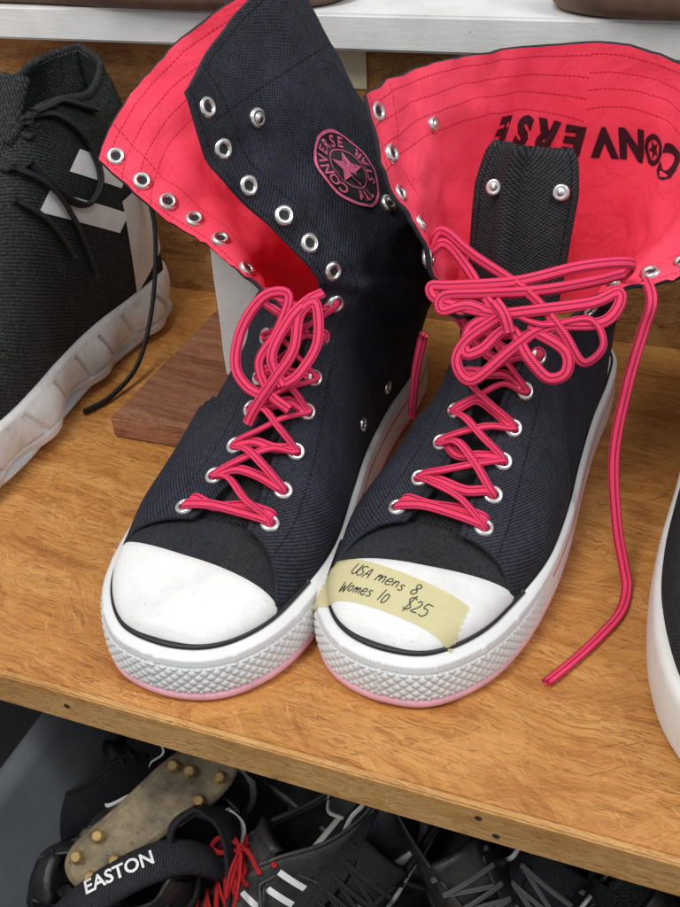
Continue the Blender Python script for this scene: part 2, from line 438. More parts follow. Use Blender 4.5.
# ---------------------------------------------------------------- tall boot
def boot(name,label,O,ang,sm,ribsP,ribsN,FP,FN,TyP,TyN,group,sx=1.0):
    L=Last(sm,sx=sx); M=Matrix.Translation((O[0],O[1],0))@Matrix.Rotation(ang,4,'Z'); Mi=M.inverted()
    root=thing(name,label,'shoe',(O[0]+1,O[1]+14,0),group)
    a=sole_mesh(L,[(0.02,.3,.4),(.1,.08,.1),(.25,.0,-.02),(.66,-.01,-.04),(.68,.1,.1)]); b=capfan(L,.02,.38,False)
    mk('outsole',*comb([a[:2],b])[:2],M_out,root,M=M)
    zz=[(.62,.08,.10),(.68,.01,.01)]+[(z,0.0+.05*max(0,z-1.2),.02+.12*max(0,z-1.2)**1.6) for z in np.linspace(.71,2.40,38)]+[(2.45,.10,.27),(2.52,.14,.38),(2.58,.22,.55),(2.6,.32,.7),(2.55,.6,1.0)]
    fv,ff,fu=sole_mesh(L,zz,True); fox=mk('foxing_band',fv,ff,M_rub,root,uv=fu,M=M)
    def stripe(nm,mat,z,d,ra,rb,y0=None):
        idx=np.arange(0,L.N,3); Q=(L.P+L.n*(d+(0))[:,None])[idx]; P3=np.c_[Q,np.full(len(Q),z)]
        if y0 is not None:
            if y0>0:
                i0=int(np.argmin(Q[:,1])); P3=np.roll(P3,-i0,0); P3=P3[P3[:,1]>y0]
            else:
                i0=int(np.argmax(Q[:,1])); P3=np.roll(P3,-i0,0); P3=P3[P3[:,1]<-y0]
        else: P3=np.r_[P3,P3[:1]]
        v,f,u=tube(P3,ra,rb,1,8); mk(nm,v,f,mat,root,M=M)
    stripe('pinstripe',M_blk,2.6,L.ins-.02,.06,.06)
    stripe('toe_stripe',M_blk,2.66,L.ins-.04,.15,.12,-6.0)
    stripe('side_stripe',M_redst,1.75,np.full(L.N,.03),.03,.06,8.0)
    v=dome(L,lambda t:1.8,lambda t:13-2*abs(t),0,40,41,pw=1.0); mk('vamp',v[0],v[1],M_vamp,root,uv=v[2],M=M)
    ycap=lambda t:4.25-.85*t*sm+.25*t*t
    c=dome(L,lambda t:.725,ycap,.10,26,49,lip=True); mk('toe_cap',c[0],c[1],M_cap,root,M=M)
    capV=tf(M,c[0])
    sites={}; grids={}
    for side,ribs,F,Ty in ((1,ribsP,FP,TyP),(-1,ribsN,FN,TyN)):
        R=foot_ribs(L,side,F,Ty); R=tf(M,R.reshape(-1,3)).reshape(-1,4,3)
        hc=tf(M,L.T(28.3,side,2.5)); rb=[]
        for r in ribs:
            r=[list(p) if p is not None else list(hc) for p in r]; rb.append(r)
        R=np.concatenate([R,np.array(rb,float)]); G=surf(R,8,32)
        Nn=normals(G); sg=-1 if np.dot(Nn[24,16],(side,0,0))<0 else 1
        Nn=Nn*sg
        nu,nv=G.shape[:2]
        Lc=tf(Mi,G)
        for i in range(nu):
            for j in range(nv):
                x,y,z=Lc[i,j]
                if y<13 and i<46:
                    hh=L.hv(x,y)+.1
                    if z<hh and j<nv-2: G[i,j,2]+=hh-z
                w=min(1,max(0,(i-30)/20))*(1-(j/(nv-1))**3)
                q=G[i,j]
                G[i,j]=q+Nn[i,j]*w*(.42*noise.noise(Vector(q)*.33)+.26*noise.noise(Vector(q)*.8+Vector((5,0,0)))+.09*noise.noise(Vector(q)*2.1))
                wc=max(0,1-abs(i-44)/16)*(1-abs(2*j/(nv-1)-1)**2)
                G[i,j]=G[i,j]+Nn[i,j]*wc*.26*math.sin(i*.75+j*.25+2*noise.noise(Vector(q)*.3))
        Nn=normals(G)*sg; uv=cm_uv(G)
        mk('quarter_panel',G,gf(nu,nv,flip=sg<0),M_mesh,root,uv=uv)
        Gi=G-Nn*.2; mk('lining',Gi,gf(nu,nv,flip=sg>0),M_lin,root,uv=uv)
        edge=np.concatenate([G[0,::-1],G[1:,0],G[-1,1:]]); ein=np.concatenate([Gi[0,::-1],Gi[1:,0],Gi[-1,1:]])
        mid=(edge+ein)/2
        inn=np.concatenate([G[1,::-1],G[1:,1],G[-2,1:]]); outd=edge-inn; outd/=np.linalg.norm(outd,axis=1)[:,None]+1e-9
        mk('edge_binding',np.stack([edge,mid+outd*.07,ein],1),gf(len(edge),3),M_rim,root)
        grids[side]=(G,Nn,Gi)
        st=eyelet_sites(G,Nn,13,.7,.95); sites[side]=st
        for p,m,t in st: place(EYE,'eyelet',p,m,root)
    return dict(L=L,M=M,root=root,grids=grids,sites=sites,cap=(capV,c[1]),fox=(tf(M,fv),ff),vamp=(tf(M,v[0]),v[1]))

def lacing(B,kmax,extra,seed=3):
    P=B['sites'][1]; Q=B['sites'][-1]; L=[]
    rnd=random.Random(seed)
    def strand(A,C,lift,ra=.25,rb=.12,wv=.35):
        p,m,t=A; q,n,r=C; up=unit(m+n); w=rnd.uniform(-wv,wv)
        d=unit(q-p)
        L.append(tube([p-m*.22,p+m*.08,p+m*.3+d*.35,p*.66+q*.34+up*lift+t*w,p*.34+q*.66+up*(lift+rnd.uniform(-.05,.15))+t*(w+rnd.uniform(-.3,.3)),q+n*.3-d*.35,q+n*.08,q-n*.22],ra,rb,6,10,up))
    for k in range(kmax):
        strand(P[k],Q[k],rnd.uniform(.35,.55))
        if k==0: strand((P[0][0]+P[0][2]*.36,P[0][1],P[0][2]),(Q[0][0]+Q[0][2]*.4,Q[0][1],Q[0][2]),.4,wv=.05)
        if k<kmax-1:
            strand(P[k],Q[k+1],rnd.uniform(.7,.9))
            if k>0: strand(Q[k],P[k+1],rnd.uniform(.6,.75))
    for pts in extra: L.append(tube(pts,.25,.115,7,10,(0,-.78,.62)))
    mk('shoelace',*comb(L)[:2],M_lace,B['root'],uv=comb(L)[2])

yf=[6,7.5,9.3,11,12.8,14.2]; zf=[4.75,5.2,6.2,7.4,9.1,11]
ox,oy=-17.0,21.6
def W_(l): return [[None if p is None else (p[0]+ox,p[1]+oy,p[2]) for p in r] for r in l]
A=boot('tall_sneaker','black tall sneaker, coral lining, shaft standing with round star patch',(ox-.4,oy),0.0,1,
  W_([[(2.0,14.5,11.8),(4.7,16,11.4),(6.0,27,8.6),None],
   [(1.9,14.3,12.9),(4.6,16.5,12.9),(6.6,29.2,9.2),(.4,29,5)],
   [(.3,13.7,15.2),(3.0,16,15.3),(6.7,28.2,12.5),(.2,28,10.5)],
   [(-1.8,12.9,18),(.2,16,18.3),(2.8,27,18),(-1.2,27,16.5)],
   [(-2.5,13.0,20.9),(-2.6,17.5,23.0),(-1.9,25,24.6),(-3.6,26.4,23)]]),
  W_([[(-.7,14.4,11.3),(-3.8,16.5,12.0),(-4.6,26,8),None],
   [(-2.0,14.9,12.1),(-4.3,17,13.8),(-5,29,8.5),(.4,29,5)],
   [(-4.1,15.8,13.0),(-5.7,17.8,15.8),(-6,27.5,13),(.2,28,10.5)],
   [(-7.0,16.2,14.3),(-7.9,18.6,17.6),(-6.9,26.5,18.5),(-1.2,27,16.5)],
   [(-9.7,16.4,16.6),(-9.7,19,19.2),(-7.2,25,22),(-3.6,26.4,23)]]),
  [(x+.4,y,z) for x,y,z in zip([1.45,1.45,1.4,1.5,1.6,1.9],yf,zf)],
  [(x+.4,y,z) for x,y,z in zip([-1.2,-.5,.2,.45,.35,.0],yf,zf)],
  [3.4,7,11,15,19.5,24],[4.9,8,11.5,15.5,19.5,24],'pair of tall sneakers',sx=1.10)
B=boot('tall_sneaker','black tall sneaker with flared coral collar, loose laces, price tape',(-8.5,24.0),-math.radians(5.5),-1,
  [[(-4.5,38.5,10.6),(-2.6,40,10.6),(-2,50.5,8),None],
   [(-3.2,39,11.5),(-1.6,42,11.5),(-1,52.8,9),(-5.9,53,5)],
   [(-1.4,39.7,11.9),(-.3,43,12.6),(-1,52,12.5),(-5.9,52.2,10)],
   [(.4,40.5,12.5),(1.4,44.5,14.5),(-.5,51.5,16.5),(-5.8,51.5,15)],
   [(3,42,15),(2.8,46,18.5),(-2,51,19.8),(-5.7,51,19.6)]],
  [[(-9,37.6,10.9),(-11,39.5,10.8),(-10.3,50,8),None],
   [(-9.9,37.3,12.8),(-11.3,40,12.8),(-10.8,52.8,9),(-5.9,53,5)],
   [(-10.9,37,15.1),(-11.6,40.5,15),(-10.9,52,13),(-5.9,52.2,10)],
   [(-12.1,37,16.9),(-12,41.5,17.5),(-10.3,51.5,16.5),(-5.8,51.5,15)],
   [(-13.3,38,20.1),(-12.7,43.5,20.3),(-9.5,50.5,19.5),(-5.7,51,19.6)]],
  [(x,y,z) for x,y,z in zip([1.2,1.05,.95,1.0,1.2,1.7],yf,[4.75,5.2,6.2,7.4,8.9,10.2])],
  [(x,y,z) for x,y,z in zip([-1.3,-.8,-.35,-.2,-.45,-1.0],yf,[4.75,5.2,6.2,7.4,8.9,10.4])],
  [4.9,8,11.5,15.5,19.5,24],[3.4,7,11,15,19.5,24],'pair of tall sneakers',sx=1.03)

def tongue(root,secs,n=21,th=.25,fold=0):
    C=cr(np.array([list(c)+[w,b] for c,w,b in secs],float),8)
    V=[];U=[];s=0
    for i,r in enumerate(C):
        if i: s+=np.linalg.norm(r[:3]-C[i-1,:3])
        T=unit(C[min(i+1,len(C)-1),:3]-C[max(i-1,0),:3]); X=np.array([1,0,0.]); X=unit(X-T*np.dot(X,T)); Nn=np.cross(X,T)
        end=min(1,(len(C)-1-i)/5); w=r[3]*(.72+.28*math.sqrt(end)); ff=fold*sst(.4,.75,i/len(C))
        for j in range(n):
            q=-1+2*j/(n-1); V.append(r[:3]+X*w*q+Nn*r[4]*(1-q*q)+Nn*.06*math.sin(q*5+i*.3)+Nn*ff*(math.exp(-((q+.25)/.14)**2)-.5*math.exp(-((q+.6)/.2)**2))); U.append((s,(1-abs(q))*w))
    ob=mk('tongue',V,gf(len(C),n),M_tongue,root,uv=U)
    so=ob.modifiers.new('s','SOLIDIFY'); so.thickness=th*S; so.offset=0
tongue(A['root'],[((-16.6,28.2,4.1),1.7,.3),((-16.5,30.9,4.85),1.9,.4),((-16.3,33,6.2),1.8,.3),((-16.1,35.2,8.1),1.6,.3),((-16.2,37.3,9.8),1.5,.3)])
tongue(B['root'],[((-7.9,30.6,4.1),1.7,.3),((-7.4,33.6,5.0),1.8,.4),((-7.1,36.2,6.6),1.7,.4),((-6.9,38.6,8.9),1.8,.5),((-6.9,39.9,11.5),2.1,.9),((-6.85,40.6,14.5),2.2,.9),((-6.7,41.3,17.5),2.3,.8)],fold=.75)
for x,y,z in ((-8.1,40.15,15.9),(-5.2,40.15,15.9)): place(SNAP,'snap_stud',(x,y,z),(0.0,-.93,.35),B['root'])

def fr(O,pts): 
    a=np.array([1,0,0.]);b=np.array([0,.62,.78]);n=np.array([0,-.78,.62]); O=np.array(O)
    return [O+a*p[0]+b*p[1]+n*p[2] for p in pts]
OA=(-15.8,34.2,9.6)
lacing(A,7,[fr(OA,[(.3,-1.4,.6),(-.9,-2.0,.9),(-2.05,-1.1,1.1),(-2.1,.7,1.2),(-1.3,2.3,1.2),(-.2,2.5,1.1),(-.5,.9,.9),(-1.1,-.6,.9),(-.4,-1.9,.8),(.6,-2.5,.6)]),
  fr(OA,[(.1,-1.5,.8),(.9,-.9,1.0),(1.5,.6,1.0),(1.1,2.3,1.0),(.5,1.7,1.1),(.5,.1,1.1),(-.2,-1.4,1.1),(-.9,-2.6,.8),(-1.3,-3.4,.5)]),
  fr(OA,[(.2,-1.5,.9),(-.4,-.3,1.3),(.1,1.4,1.3),(.7,2.4,1.0),(1.2,2.9,.6)])])
OB=(-6.0,36.5,11.5)
eB=[s[0] for s in B['sites'][-1]]; eP=[s[0] for s in B['sites'][1]]
lacing(B,7,[
  [eB[8]-np.array([0,-.1,0])]+fr(OB,[(-4.0,3.5,.2),(-2.3,2.45,.6),(.35,.95,1.3),(2,-.5,1.4),(3.0,-1.6,1.0),(3.7,-.8,1.0),(3.0,.2,1.1),(1.2,-.3,1.4),(-.3,.1,1.4)]),
  [eB[8]-np.array([.1,-.1,.1])]+fr(OB,[(-3.8,3.0,.1),(-2.6,2.0,.3),(-1.6,.8,.9),(-.9,.1,1.2),(-.4,-.2,1.2)]),
  fr(OB,[(-.6,-.1,1.3),(-2.2,.1,1.0),(-3.6,.4,.7),(-3.9,.9,.7),(-3.0,1.0,.8),(-.2,1.4,1.2),(2.3,2.5,.5),(4.2,3.15,-.8)])+[eP[8]+np.array([0,0,.1])],
  fr(OB,[(-.6,-.3,1.2),(-2.0,.2,1.1),(-3.2,-.1,.8),(-3.2,.5,.9),(-1.5,.75,1.1),(.8,1.1,1.3),(2.8,1.9,.5),(3.9,2.6,-.5)]),
  fr(OB,[(-.5,-.1,1.5),(1.2,.3,1.6),(3.0,.9,1.1),(3.9,1.5,.8),(4.0,.9,.8),(3.4,.1,1.0),(1.4,-.35,1.4),(.2,-1.3,1.2),(-1.4,-2.9,.7),(-2.2,-2.3,.8),(-1.9,-1.3,1.0),(-.6,-.2,1.4)]),
  fr(OB,[(-.6,0,1.2),(-1.8,-.7,1.0),(-1.9,-1.8,.9),(-1.2,-1.6,1.0),(-.2,-.6,1.2),(.8,-1.7,1.2),(1.7,-2.4,.9),(2.4,-2.1,1.0),(2.2,-1.2,1.2),(.6,-.5,1.4)]),
  fr(OB,[(-.9,.4,1.6),(-.4,-.15,1.75),(-.1,-.8,1.5)]),
  [eP[9]+np.array([-.3,-.1,.1]),(-.8,39.0,11.9),(-.95,38.6,10.6),(-1.2,37.3,8.8),(-1.3,36.2,5.6),(-.7,35.1,2.6),(-.1,34.3,.9),(.2,33.6,.22),(.1,32,.18),(-.56,30.3,.18),(-1.4,28.6,.18),(-2.3,27.0,.2)],
  [(-10.6,37.8,9.5),(-11.2,38.6,7),(-11.6,39.4,4.6),(-11.8,39.9,3.4)]],seed=11)

# star patch and vents on left boot medial panel
G,Nn,Gi=A['grids'][1]; bv=bvh_of(G,gf(*G.shape[:2]))
c0,n0=at(G,Nn,8.5,.38)
upv=unit(G[74,12]-G[62,12]); upv=unit(upv-n0*np.dot(upv,n0)); rt=np.cross(upv,n0)
ang=math.radians(28); ay=upv*math.cos(ang)-rt*math.sin(ang); ax=np.cross(ay,n0)
patch=mk('star_patch',proj(disc2d(2.05)[0],c0,ax,ay,n0,bv,.05),disc2d(2.05)[1],M_blk,A['root'])
em=[]
for r in ((1.90,2.04),(1.06,1.12)):
    v,f=ring2d(*r); em.append((proj(v,c0,ax,ay,n0,bv,.075),f))
v,f=star2d(1.0); em.append((proj(v,c0,ax,ay,n0,bv,.08),f))
def arc(txt,r,a0,a1,flip=False,size=.74):
    for i,ch in enumerate(txt):
        if ch==' ': continue
        a=a0+(a1-a0)*i/(len(txt)-1)
        v,f=text2d(ch,size,.016); rr=-a if not flip else math.pi-a
        R=np.array([[math.cos(rr),-math.sin(rr)],[math.sin(rr),math.cos(rr)]]); v=v@R.T+np.array([math.sin(a),math.cos(a)])*r
        em.append((proj(v,c0,ax,ay,n0,bv,.08),f))
arc('CONVERSE',1.49,-1.3,1.3); arc('ALL STAR',1.49,math.pi+1.1,math.pi-1.1,True)
mk('patch_lettering',*comb(em)[:2],M_pink,A['root'],smooth=False)
for u,v in ((9.3,.24),(7.95,.42)):
    p,n=at(G,Nn,u,v); place(SNAP,'snap_stud',p,n,A['root'],1.2)
for u,v in ((4.2,.86),(3.4,.80)):
    p,n=at(G,Nn,u,v); place(EYE,'vent_eyelet',p,n,A['root'],.8)
p,n=at(B['grids'][-1][2],B['grids'][-1][1],9.3,.3); place(SNAP,'snap_stud',p,-n,B['root'])

# lining lettering on right boot
G1,N1,I1=B['grids'][1]; G2,N2,I2=B['grids'][-1]
V,F,_=comb([(I1,gf(*I1.shape[:2])),(I2,gf(*I2.shape[:2]))]); bv=bvh_of(V,F)
path=[]; i=71; nvv=I1.shape[1]
for j in range(4,nvv): path.append((I1[i,j],-N1[i,j]))
for j in range(nvv-2,5,-1): path.append((I2[i,j],-N2[i,j]))
PP=np.array([q[0] for q in path]); NN=np.array([q[1] for q in path])
for _ in range(12):
    PP[1:-1]=(PP[:-2]+2*PP[1:-1]+PP[2:])/4; NN[1:-1]=(NN[:-2]+2*NN[1:-1]+NN[2:])/4
s=np.r_[0,np.cumsum(np.linalg.norm(np.diff(PP,axis=0),axis=1))]
em=[]; start=6.7
for i,ch in enumerate('CONVERSE'):
    d=start+i*1.56
    f3=lambda A_,dd: np.array([np.interp(dd,s,A_[:,c]) for c in range(3)])
    t=unit(f3(PP,d+.6)-f3(PP,d-.6)); p=f3(PP,d); n=unit(f3(NN,d)); ax=unit(t-n*np.dot(t,n)); ay=np.cross(n,ax)
    if ay[2]>0: ay=-ay; n=-n
    if ch=='O':
        v,f=ring2d(.52,.77,28); em.append((proj(v,p,ax,ay,n,bv,.04),f)); v,f=star2d(.5); em.append((proj(v,p,ax,ay,n,bv,.04),f)); continue
    v,f=text2d(ch,2.1,.12); v=v*np.array([.98,1.0]); em.append((proj(v,p,ax,ay,n,bv,.04),f))
mk('lining_lettering',*comb(em)[:2],M_lintext,B['root'],smooth=False)

# price tape
V,F,_=comb([B['cap'],B['fox'],B['vamp']]); bv=bvh_of(V,F)
Pa=np.array([-12.1,27.3,4.2]); Pb=np.array([-5.75,26.1,4.2]); ax=unit(Pb-Pa); ay=np.cross((0,0,1),ax); ln=np.linalg.norm(Pb-Pa)
nx,ny=60,16; g=[]
for i in range(nx):
    for j in range(ny):
        x=ln*i/(nx-1); w=.98-.15*x/ln; y=(-1+2*j/(ny-1))*w+ (.03*math.sin(j*2.3) if i in(0,nx-1) else 0); g.append((x+.06*math.sin(j*2.9)*(i in (0,nx-1)),y))
PV=proj(g,Pa,ax,ay,(0,0,1),bv,.04,2.0).reshape(nx,ny,3)
for _ in range(2):
    Z=PV[:,:,2].copy(); Z[1:-1]=np.maximum(Z[1:-1],(Z[:-2]+Z[2:])/2); PV[:,:,2]=Z
tape=mk('price_tape',PV,gf(nx,ny),M_tape,B['root']); tape['label']='strip of masking tape with handwritten size and price'
bt=bvh_of(PV,gf(nx,ny))
GL={'U':[[(0,1),(.02,.3),(.2,0),(.45,.1),(.5,1),(.55,.05)]],'S':[[(.5,.9),(.25,1),(.05,.8),(.2,.55),(.45,.35),(.4,.08),(.15,0),(0,.12)]],
'A':[[(0,0),(.3,1),(.55,0)],[(.1,.4),(.5,.42)]],'m':[[(0,0),(.02,.6),(.05,.35),(.2,.6),(.28,.3),(.3,.05),(.34,.4),(.5,.6),(.6,.3),(.62,0)]],
'e':[[(.02,.3),(.4,.36),(.35,.58),(.15,.6),(0,.35),(.08,.05),(.3,0),(.45,.15)]],'n':[[(0,.55),(.03,0),(.05,.35),(.22,.58),(.36,.4),(.4,0)]],
's':[[(.35,.55),(.1,.58),(.05,.42),(.3,.25),(.25,.02),(0,.05)]],'8':[[(.4,.85),(.2,1),(.05,.8),(.2,.55),(.42,.3),(.3,.02),(.08,.05),(.02,.28),(.25,.52),(.42,.75),(.38,.92)]],
'W':[[(0,.95),(.12,.02),(.3,.65),(.48,.02),(.68,1)]],'o':[[(.2,.55),(.02,.4),(.05,.08),(.25,0),(.4,.25),(.35,.5),(.18,.56)]],
'1':[[(.1,.95),(.05,0)]],'0':[[(.25,1),(.05,.75),(.05,.2),(.22,0),(.42,.25),(.42,.75),(.22,1)]],
'$':[[(.5,.85),(.25,.95),(.08,.75),(.25,.5),(.45,.3),(.35,.08),(.05,.1)],[(.32,1.12),(.2,-.12)]],'2':[[(.05,.8),(.2,1),(.4,.85),(.35,.5),(.02,.02),(.5,.05)]],
'5':[[(.5,.98),(.12,.95),(.08,.58),(.35,.6),(.48,.3),(.3,.02),(.02,.08)]]}
em=[]; rj=random.Random(8)
def write(txt,x,y,h0,rot=0,sp=.75):
    for ch in txt:
        h=h0*rj.uniform(.85,1.15); dy=rj.uniform(-.05,.05)
        if ch!=' ':
            for pl in GL[ch]:
                P=[(a*h+.28*b*h,b*h+dy) for a,b in pl]
                c,s_=math.cos(rot),math.sin(rot)
                v,f=ribbon2d([(x+a*c-b*s_,y+a*s_+b*c) for a,b in P],.021); em.append((proj(v,Pa,ax,ay,(0,0,1),bt,.02),f))
        w={'m':.8,'W':.85,' ':.5,'1':.3}.get(ch,.62); x+=w*h*math.cos(rot)*sp/.75; y+=w*h*math.sin(rot)*sp/.75
write('USA mens 8',1.3,.18,.54,-.03); write('Womes 10',1.2,-.6,.48,.0); write('$25',4.1,-.56,.56,.0)
h_=mk('handwriting',*comb(em)[:2],M_ink,None,smooth=False); h_.parent=tape

# ---------------------------------------------------------------- ordinary shoes
LOWF=[(1.6,6,4.75),(1.7,7.5,5.3),(1.6,9.3,6.4),(1.6,11,7.5),(1.8,13,8.8),(2.4,16,8.9),(2.8,20,8.0),(2.7,24,8.2),(2.0,27,9.3),(0,28.5,9.8)]
def shoe(name,label,M,mu,ms,ml,F=LOWF,zs=2.4,studs=None,sx=1.05,laces=True,group=None,bulge=.25,stripe=None,mt=None,tk=None,ridge=0,bow=False,nl=10,trim=None):
    L=Last(1,zs,N=300 if not ridge else 900,it=.35,ir=.2,sx=sx,H=[(0,2.55),(.38,2.6),(.6,3.1),(1.1,3.5),(1.7,3.95),(2.5,4.3),(3.5,4.5),(5,4.6),(7,4.6),(9,5.1),(11,6.0),(13,7.2),(15,8.6)]); p=M@Vector((0,14,0))
    root=thing(name,label,'shoe',p,group)
    a=sole_mesh(L,[(0,.5,.6),(.12,.2,.25),(.35,.05,.05)]+[(z,.0,.0) for z in np.linspace(.5,zs-.3,nl)]+[(zs-.1,.08,.12),(zs,.25,.35),(zs-.1,.6,.8)],bulge=bulge,ridge=ridge)
    mk('sole',*comb([a[:2],capfan(L,0,.55,False)])[:2],ms,root,M=M,uv=np.r_[a[2],np.zeros((L.N+1,2))])
    c=capfan(L,zs+.1,.6,True); mk('insole',c[0],c[1],M_insole,root,M=M)
    Hs=dome(L,lambda t:.36,lambda t:13-2.5*abs(t),.0,34,33,pw=1.3)
    parts=[(Hs[0],Hs[1],Hs[2])]; g={}
    for side in (1,-1):
        FF=[(side*x if i<9 else x,y,z+(zs-2.6)) for i,(x,y,z) in enumerate(F)]
        R=foot_ribs(L,side,FF,[4.5,7.5,10.5,13.5,16.5,19.5,22.5,25.5,27.6,(side*.01,29.1,zs-.15)])
        G=surf(R,6,20)
        for i in range(G.shape[0]):
            for j in range(19):
                x,y,z=G[i,j]
                if y<13 and i<30: G[i,j,2]=max(z,L.hv(x,y)+.12)
        N_=normals(G); fl=np.dot(N_[18,10],(side,0,0))<0
        parts.append((G.reshape(-1,3),gf(*G.shape[:2],flip=fl),cm_uv(G).reshape(-1,2))); g[side]=(G,N_*(-1 if fl else 1))
    V,Fc,U=comb(parts); up=mk('upper',V,Fc,mu,root,M=M,uv=U); so=up.modifiers.new('s','SOLIDIFY'); so.thickness=.28*S; so.offset=-1
    col_=np.concatenate([g[1][0][26:,0],g[-1][0][26:-1,0][::-1]]); cv,cf,cu=tube(col_[::2],.22,.3,2,10); mk('collar',cv,cf,mu,root,M=M,uv=cu)
    if trim:
        for side in (1,-1):
            G=g[side][0]+g[side][1]*.06; pp=[G[int(i),int(j)] for i,j in zip(np.linspace(2,50,12),[17,14,16,12,14,10,13,11,14,12,15,13])]
            v,f,u=tube(pp,.35,.06,5,8); mk('trim_line',v,f,trim,root,M=M,uv=u)
    tz=F[4][2]+(zs-2.6); tt=tk or [((0,7,4.3+zs-2.6),2,.2),((0,10,5.7+zs-2.6),2.1,.3),((0,13,tz-.7),2.1,.5),((0,16,tz+1.2),2.5,.6)]
    C=cr(np.array([list(c)+[w,b] for c,w,b in tt],float),6); TV=[]
    for r in C:
        for j in range(9): q=-1+2*j/8; TV.append((r[0]+r[3]*q,r[1]-.3*(1-q*q),r[2]+r[4]*(1-q*q)))
    to=mk('tongue',TV,gf(len(C),9,flip=True),mt or mu,root,M=M,uv=[(v[0]*1.,v[1]) for v in TV]); so=to.modifiers.new('s','SOLIDIFY'); so.thickness=.5*S
    if laces:
        LL=[]
        P=eyelet_sites(g[1][0][:30],g[1][1][:30],7,.8,.5,.6); Q=eyelet_sites(g[-1][0][:30],g[-1][1][:30],7,.8,.5,.6)
        for k in range(7):
            p,m,t=P[k]; q,n,r=Q[k]; LL.append(tube([p-m*.1,p+m*.2,(p+q)/2+np.array([0,-.2,.55]),q+n*.2,q-n*.1],.26,.12,6,8))
            if k<6:
                q,n,r=Q[k+1]; LL.append(tube([p+m*.15,(p+q)/2+np.array([0,-.1,.4]),q+n*.15],.26,.12,6,8))
        q=P[5][0]
        if bow:
          for mir in (1,-1):
            LL.append(tube([np.array([q[0]*0+mir*z[0],q[1]+z[1],q[2]+z[2]]) for z in ((1.3,0,.2),(.2,-.5,1.4),(2.2,-2,1.8),(3.4,-3.4,.4),(2.2,-2.8,.3),(.2,-1,1.2),(-1.5,-1,1.6),(-3.4,-2.5,.2),(-4,-4.5,-1.8))],.25,.13,6,8))
        c=comb(LL); mk('shoelace',c[0],c[1],ml,root,M=M,uv=c[2])
    if studs:
        for x,y in ((-2.6,4),(2.6,4),(0,2),(-3.3,8.5),(3.3,8.5),(-1,7),(-2.2,23),(2.2,23),(-1.8,27),(1.8,27)):
            v,f=lathe([(1.1,.1),(.95,-.7),(.75,-1.5),(.62,-1.62),(.001,-1.63)],7,False); v=v+np.array([x,y,0]); mk('stud',v,f,studs,root,M=M,smooth=False)
    if stripe:
        bvs={k:bvh_of(g[k][0],gf(*g[k][0].shape[:2])) for k in g}
        for k in range(3):
            for side in (1,-1):
                O=np.array([side*4,12.3+1.9*k,4.6+.25*k]); ay_=unit((0,-.42,.9)); ax_=unit((0,.9,.42))
                pts=[(x,y) for x in np.linspace(-.3,.3,4) for y in np.linspace(-1.9,1.9,12)]
                mk('stripe',proj(pts,O,ax_,ay_,(side,0,0),bvs[side],.05),gf(4,12),stripe,root,M=M)
    return root,g,L

def TR(x,y,z,rz=0,rx=0,ry=0): return Matrix.Translation((x,y,z))@Matrix.Rotation(math.radians(rz),4,'Z')@Matrix.Rotation(math.radians(rx),4,'X')@Matrix.Rotation(math.radians(ry),4,'Y')
def TC(x,y,z,rz=0,rx=0,ry=0,sp=0,s=.5,yc=14.7): return TR(x,y,z,rz,rx,ry)@Matrix.Rotation(math.radians(sp),4,'Z')@Matrix.Scale(s,4)@Matrix.Translation((0,-yc,-3))
M_knit=fabric('charcoal_knit',(.003,.003,.003),(.042,.048,.046),period=.24,bump=.8,speck=(.06,.072,.068))
M_boost=NT('white_foam'); o=M_boost.obj()
vo=M_boost.n('ShaderNodeTexVoronoi'); vo.inputs['Scale'].default_value=300; M_boost.l(o,vo.inputs['Vector'])
M_boost.base(M_boost.mix(M_boost.mask(M_boost.noise(o,50,6,.7),.45,.75),(.80,.80,.79),(.55,.55,.54)),.6,0,.3); M_boost.bump(vo.outputs['Distance'],.2,.0008); M_boost=M_boost.m
M_wstripe=simple('white_stripe',(.88,.88,.88),.6,dirt=.06)
M_blkleather=simple('black_leather',(.022,.022,.024),.45,var=.5,scale=80,bump=.35,dirt=.5,dirtc=(.11,.10,.085))
M_blkcanvas=fabric('black_canvas',(.006,.006,.008),(.04,.04,.047),period=.12)
M_cream=simple('off_white_rubber',(.78,.77,.73),.45,var=.05,dirt=.2)
M_tan=simple('tan_rubber',(.42,.27,.09),.6,var=.3,dirt=.8,dirtc=(.08,.055,.03)); M_plate=simple('muddy_sole_plate',(.20,.155,.09),.7,var=.6,scale=70,dirt=.9,dirtc=(.035,.028,.02)); M_khaki=simple('khaki_suede',(.44,.41,.33),.8,var=.3,scale=80,dirt=.6,dirtc=(.08,.06,.04))
M_plum=simple('plum_leather',(.10,.045,.05),.5,var=.3); M_brownsole=simple('brown_sole',(.16,.09,.06),.6,var=.3)
M_wleather=simple('white_leather',(.6,.6,.6),.45,var=.2,scale=30,dirt=.7,dirtc=(.12,.11,.09))

